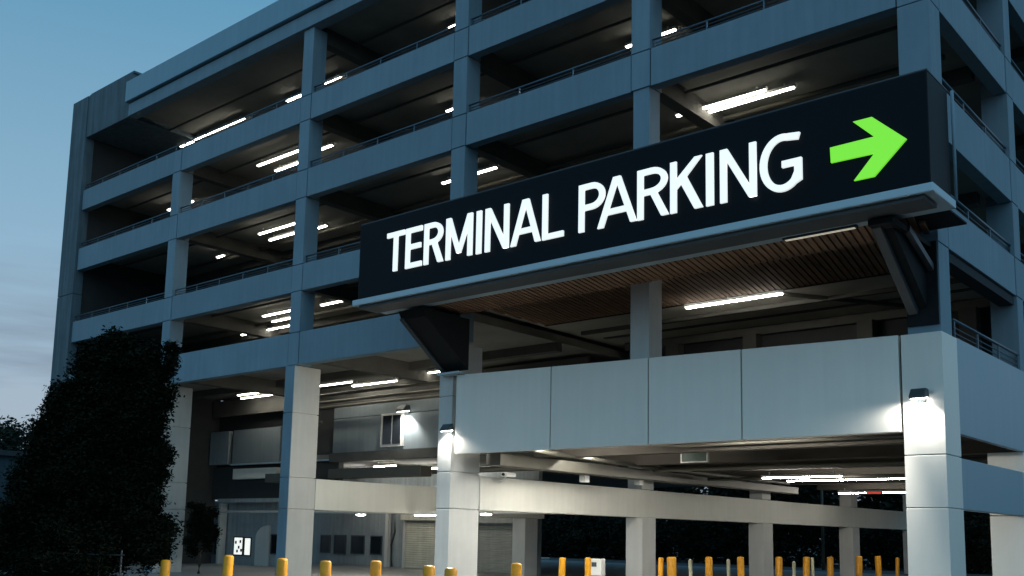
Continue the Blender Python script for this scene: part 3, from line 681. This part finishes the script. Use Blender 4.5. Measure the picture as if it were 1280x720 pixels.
# ------------------------------------------------------------------ bollards
def bollard(x, y, h, r, label, group, m_=YEL):
    t = thing('bollard', label, 'bollard', (x, y, 0), group)
    MB().lathe((x, y), [(r, 0.0), (r, h - .06), (r * .93, h - .02), (r * .7, h), (.01, h + .008)], 20).build('post', m_, t, smooth=True)
    MB().lathe((x, y), [(r + .045, 0.028), (r + .045, .055), (r + .004, .075)], 20).build('base_collar', GREYST, t, smooth=True)
    random.seed(int(abs(x * 977 + y * 331))); t.rotation_euler = (R(random.uniform(-1.6, 1.6)), R(random.uniform(-1.6, 1.6)), 0)
    return t
gF = 'yellow bollards along the garage front'; gB = 'yellow bollards in the row inside the entrance'
FR = [(-19.38, -4.57, 'below the left bay, second from the left end of the front row'), (-16.35, -4.84, 'in front of the second garage column from the left'), (-14.33, -4.93, 'just right of the second garage column, before the dark windows'),
      (-14.02, -3.46, 'in front of the wall left of the cream shutter'), (-10.72, -4.71, 'just left of the floodlit column, paired with another'), (-9.37, -5.35, 'directly before the floodlit column, shortest looking of its pair'), (-11.4, -.64, 'in front of the grey shutter right of the floodlit column')]
for x, y, d in FR: bollard(x, y, 1.1, .15, 'yellow steel bollard ' + d, gF)
bollard(-22.6, -4.7, .86, .15, 'low yellow bollard at the foot of the leftmost column', gF)
BK = [(-12.64, 3.04, .105, 'first of a thin pair in the dark opening'), (-12.47, 4.2, .10, 'second of a thin pair in the dark opening'), (-11.97, 7.7, .09, 'thin one hugging the right side of the first inner column'), (-12.64, 9.57, .17, 'stout one right of the first inner column'),
      (-12.37, 11.75, .135, 'midway between the first and second inner columns'), (-12.11, 13.78, .135, 'at the left edge of the second inner column'), (-11.79, 16.37, .145, 'first right of the second inner column'), (-11.53, 18.38, .145, 'between two others, left of the third inner column'),
      (-11.29, 20.28, .14, 'at the left edge of the third inner column'), (-11.94, 25.11, .15, 'first right of the third inner column'), (-11.73, 27.07, .145, 'second right of the third inner column'), (-9.66, 23.78, .08, 'thin one nearest the corner column')]
for x, y, r, d in BK: bollard(x, y, 1.2, r, 'yellow bollard, ' + d, gB)
for x, y, h, d in ((-11.01, 8.15, 1.17, 'left of the second inner column'), (-10.69, 10.18, 1.17, 'close to the second inner column'), (-8.72, 11.26, 1.15, 'right of the second inner column'), (-10.62, 17.06, 1.2, 'left of the third inner column')):
    bollard(x, y, h, .06, 'slim faded cream bollard ' + d, 'slim faded bollards inside the entrance', PALEB)
t = thing('utility_box', 'white utility box on a short post beside the first inner column', 'utility box', (-13.4, 8.0, 0))
MB().box(-13.8, -13.3, 6.1, 6.35, .55, 1.12).build('cabinet', WHITEP, t, bevel=.02); MB().box(-13.6, -13.5, 6.17, 6.27, 0.03, .55).build('post', GREYST, t); MB().box(-13.7, -13.5, 6.085, 6.098, .85, 1.0).build('label_plate', GREYST, t)

# ------------------------------------------------------------------ vegetation
def crown_mesh(blobs, n, leaf, seed, core=0.55):
    """leaf sprigs gathered in clumps: uneven outline, gaps between clumps"""
    rnd = random.Random(seed); v = []; f = []
    for (cx, cy, cz, rx, ry, rz, wt) in blobs:
        per = 34; nc = max(6, int(n * wt / per))
        for _ in range(nc):
            while True:
                p = Vector((rnd.uniform(-1, 1), rnd.uniform(-1, 1), rnd.uniform(-1, 1)))
                if .05 < p.length < 1: break
            p = p.normalized() * (p.length ** .6) * rnd.uniform(.75, 1.18)
            r = (rx + ry + rz) / 3; cs = min(.45, r * rnd.uniform(.09, .2)) if r < 2.2 else r * rnd.uniform(.09, .2)
            c0 = Vector((cx + p.x * rx, cy + p.y * ry, cz + p.z * rz))
            if c0.z < .1: c0.z = .1 + rnd.random() * .3
            for _s in range(int(per * rnd.uniform(.5, 1.4))):
                c = c0 + Vector((rnd.gauss(0, 1), rnd.gauss(0, 1), rnd.gauss(0, .75))) * cs
                for _k in range(3):
                    cc = c + Vector((rnd.gauss(0, 1), rnd.gauss(0, 1), rnd.gauss(0, 1))) * leaf * 1.1
                    a = Vector((rnd.gauss(0, 1), rnd.gauss(0, 1), rnd.gauss(0, .6))).normalized(); b = a.cross(Vector((rnd.gauss(0, 1), rnd.gauss(0, 1), rnd.gauss(0, 1)))).normalized()
                    s = leaf * rnd.uniform(.5, 1.25); k = len(v)
                    v += [tuple(cc - a * s), tuple(cc + b * s * .42 - a * s * .1), tuple(cc + a * s), tuple(cc - b * s * .42 - a * s * .1)]; f.append((k, k + 1, k + 2, k + 3))
    me = bpy.data.meshes.new('crown'); me.from_pydata(v, [], f); me.update(); return me
def tree(x, y, h, blobs, n, leaf, label, seed, m_=LEAF, cat='tree', group=None, name='tree', tr=.16, limbs=7):
    t = thing(name, label, cat, (x, y, 0), group)
    rnd = random.Random(seed + 100); m = MB()
    pts = [(x + rnd.gauss(0, .06) * i, y + rnd.gauss(0, .06) * i, h * .8 * i / 5) for i in range(6)]
    m.tube(pts, tr, 9, taper=[tr * 1.25, tr, tr * .85, tr * .65, tr * .4, tr * .15])
    for i in range(limbs):
        b = blobs[i % len(blobs)]; z = h * rnd.uniform(.25, .6); e = (b[0] + rnd.uniform(-.5, .5) * b[3], b[1] + rnd.uniform(-.5, .5) * b[4], b[2] + rnd.uniform(-.3, .6) * b[5])
        s = Vector((x, y, z)); e = Vector(e); mid = (s + e) / 2 + Vector((0, 0, .15 * (e - s).length))
        m.tube([s, mid, e], tr * .4, 6, taper=[tr * .5, tr * .3, tr * .08])
    m.build('trunk', BARK, t, smooth=True)
    me = crown_mesh(blobs, n, leaf, seed); me.materials.append(m_); o = bpy.data.objects.new('crown', me); COL.objects.link(o); o.parent = t; o.matrix_parent_inverse = Matrix.Translation(-t.location)
    return t
# big tree in front of the left end
tx, ty = -25.05, -6.25
TB = [(1.3, 7.3, .85, .8, .4), (.55, 7.6, .7, .7, .3), (2.0, 6.5, .6, .7, .25), (.1, 6.6, 1.1, 1.0, .6), (-.8, 5.7, .85, .8, .4), (1.5, 5.5, 1.0, 1.0, .6), (-1.3, 4.6, .8, .8, .35), (.3, 5.1, 1.4, 1.3, .9),
      (2.0, 4.1, .65, .8, .3), (.1, 3.6, 1.7, 1.5, 1.2), (1.5, 2.7, 1.1, 1.2, .7), (-1.5, 3.0, 1.1, 1.1, .7), (2.1, 1.5, .8, .9, .4), (-2.5, 1.5, 1.2, 1.1, .7), (0, 1.3, 1.9, 1.3, 1.0), (2.35, 7.5, .3, .5, .08), (-.3, 7.5, .35, .4, .08)]
tree(tx, ty, 8.6, [(tx + a * .76, ty + a * .71, z, r_ * .8, r_ * .8, rz, g_) for a, z, r_, rz, g_ in TB],
     7500, .075, 'tall dense dark tree standing before the left end of the garage', 3, tr=.2, limbs=14)
tree(-30.0, 1.2, 2.5, [(-30.3, 1.4, 2.0, .5, .5, .6, 1), (-29.7, 1.2, 1.7, .55, .55, .5, 1), (-30.2, 1.1, 2.6, .3, .3, .35, .4), (-30.4, 1.3, 1.5, .5, .5, .8, .7), (-29.4, 1.2, 2.4, .3, .3, .3, .3)], 1300, .06, 'small bushy tree beside the leftmost garage column', 11, tr=.06, limbs=5)
# shrubs at the far left
sh = [(-28.0, -8.6, 1.9, 1.2, 'rounded dark shrub at the left of the tall tree'), (-34.5, -10.3, 2.4, 1.6, 'broad dark shrub at the left edge before the blue panelled building'), (-26.2, -7.2, 1.3, 1.0, 'low dark shrub at the foot of the tall tree')]
for i, (x, y, h, r, lb) in enumerate(sh):
    t = thing('shrub', lb, 'shrub', (x, y, 0)); me = crown_mesh([(x, y, h * .45, r, r, h * .55, 1), (x + r * .4, y - .2, h * .7, r * .5, r * .5, h * .35, .4)], 2400, .07, 30 + i); me.materials.append(LEAF2)
    o = bpy.data.objects.new('foliage', me); COL.objects.link(o); o.parent = t; o.matrix_parent_inverse = Matrix.Translation(-t.location)
    MB().tube([(x, y, 0), (x, y, h * .6)], .05, 6).build('stem', BARK, t)
# distant trees on the left skyline
dl = [(-98, 14, 13.5, 5.2, 'rounded distant tree at the left edge of the skyline'), (-94, 20, 11.2, 4.8, 'lower distant tree beside the rounded one on the left skyline'), (-88, 24, 9.8, 5.0, 'distant tree just left of the tall dark tree'), (-104, 4, 11.5, 5.5, 'distant tree cut by the left picture edge')]
for i, (x, y, h, r, lb) in enumerate(dl):
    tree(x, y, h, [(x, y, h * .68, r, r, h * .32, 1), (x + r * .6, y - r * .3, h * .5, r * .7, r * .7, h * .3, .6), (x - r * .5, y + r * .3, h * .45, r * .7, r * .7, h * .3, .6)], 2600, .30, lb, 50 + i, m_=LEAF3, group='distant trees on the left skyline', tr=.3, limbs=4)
# dark trees beyond the open ground level
pos = ['behind the pair of thin bollards', 'right of the first inner column', 'midway between the first two inner columns', 'behind the second inner column', 'right of the second inner column', 'behind the third inner column', 'right of the third inner column', 'left of the corner column', 'beyond the right side of the corner column']
for i in range(9):
    u = i / 8; x = -64 + 72 * u + random.uniform(-.8, .8); y = 50 + 4 * (i % 2); h = 9.5 + random.uniform(-1, 1.5)
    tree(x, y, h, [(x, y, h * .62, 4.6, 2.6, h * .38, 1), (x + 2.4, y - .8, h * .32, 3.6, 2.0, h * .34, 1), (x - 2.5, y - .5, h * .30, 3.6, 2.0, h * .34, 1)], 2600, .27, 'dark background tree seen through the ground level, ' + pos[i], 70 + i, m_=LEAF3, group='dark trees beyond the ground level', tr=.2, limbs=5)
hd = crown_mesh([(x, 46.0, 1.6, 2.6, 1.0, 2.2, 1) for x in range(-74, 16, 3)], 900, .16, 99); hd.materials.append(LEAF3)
o = bpy.data.objects.new('hedge', hd); COL.objects.link(o); tag(o, 'long dark hedge running behind the open ground level', 'hedge')
# leafy tree lit by the lamps right of the corner column
tree(3.0, 22.5, 4.6, [(3.0, 22.5, 3.4, 1.8, 1.8, 1.5, 1), (2.4, 21.8, 2.0, 1.7, 1.7, 1.4, 1), (4.2, 23.0, 2.2, 1.6, 1.6, 1.3, .8)], 1500, .13, 'leafy dark tree beside the short side of the garage at the right edge', 140, m_=LEAF, tr=.1, limbs=6)

# ------------------------------------------------------------------ far left building, lamp post, fence
B = thing('low_building', 'low distant building with worn blue panels at the left picture edge', 'building', (-70, 6, 0))
bx, by = -66, -3.5
d = Vector((.55, .83, 0)).normalized()
MB().box(-80, -62.5, 1.0, 9, 0, 6.4).build('wall', BLUEB, B)
MB().box(-80.3, -62.2, .7, 9.3, 6.41, 6.75).build('roof', GREYST, B)
for i, x in enumerate((-78, -75.2, -72.4, -69.6, -66.8, -64.4)):
    for z in (1.0, 3.9):
        w_ = MB().box(x, x + 1.3, .90, .985, z, z + 1.5).build('window', GREYST, B); MB().box(x + .08, x + 1.22, .885, .898, z + .08, z + 1.42).build('pane', GLASSD, w_)
P = thing('lamp_post', 'slender grey lamp post seen between the second and third inner columns', 'lamp post', (-22.6, 45, 0))
MB().tube([(-20.4, 40.6, 0), (-20.4, 40.6, 3), (-20.4, 40.6, 6.2)], .09, 10, taper=[.11, .09, .06]).build('pole', DUCT, P, smooth=True)
MB().box(-20.7, -20.1, 40.2, 40.7, 6.2, 6.32).build('lamp_head', LAMPH, P)
F = thing('picket_fence', 'thin dark metal fence at the foot of the tall tree', 'fence', (-25, -7.6, 0))
for i in range(12):
    x = -30 + i * .62; y = -10.3 + i * .40; MB().box(x - .02, x + .02, y - .02, y + .02, 0, 1.15).build('picket', GREYST, F)
MB().bar((-30.1, -10.35, 1.0), (-23.1, -5.85, 1.0), .04).build('fence_rail', GREYST, F)
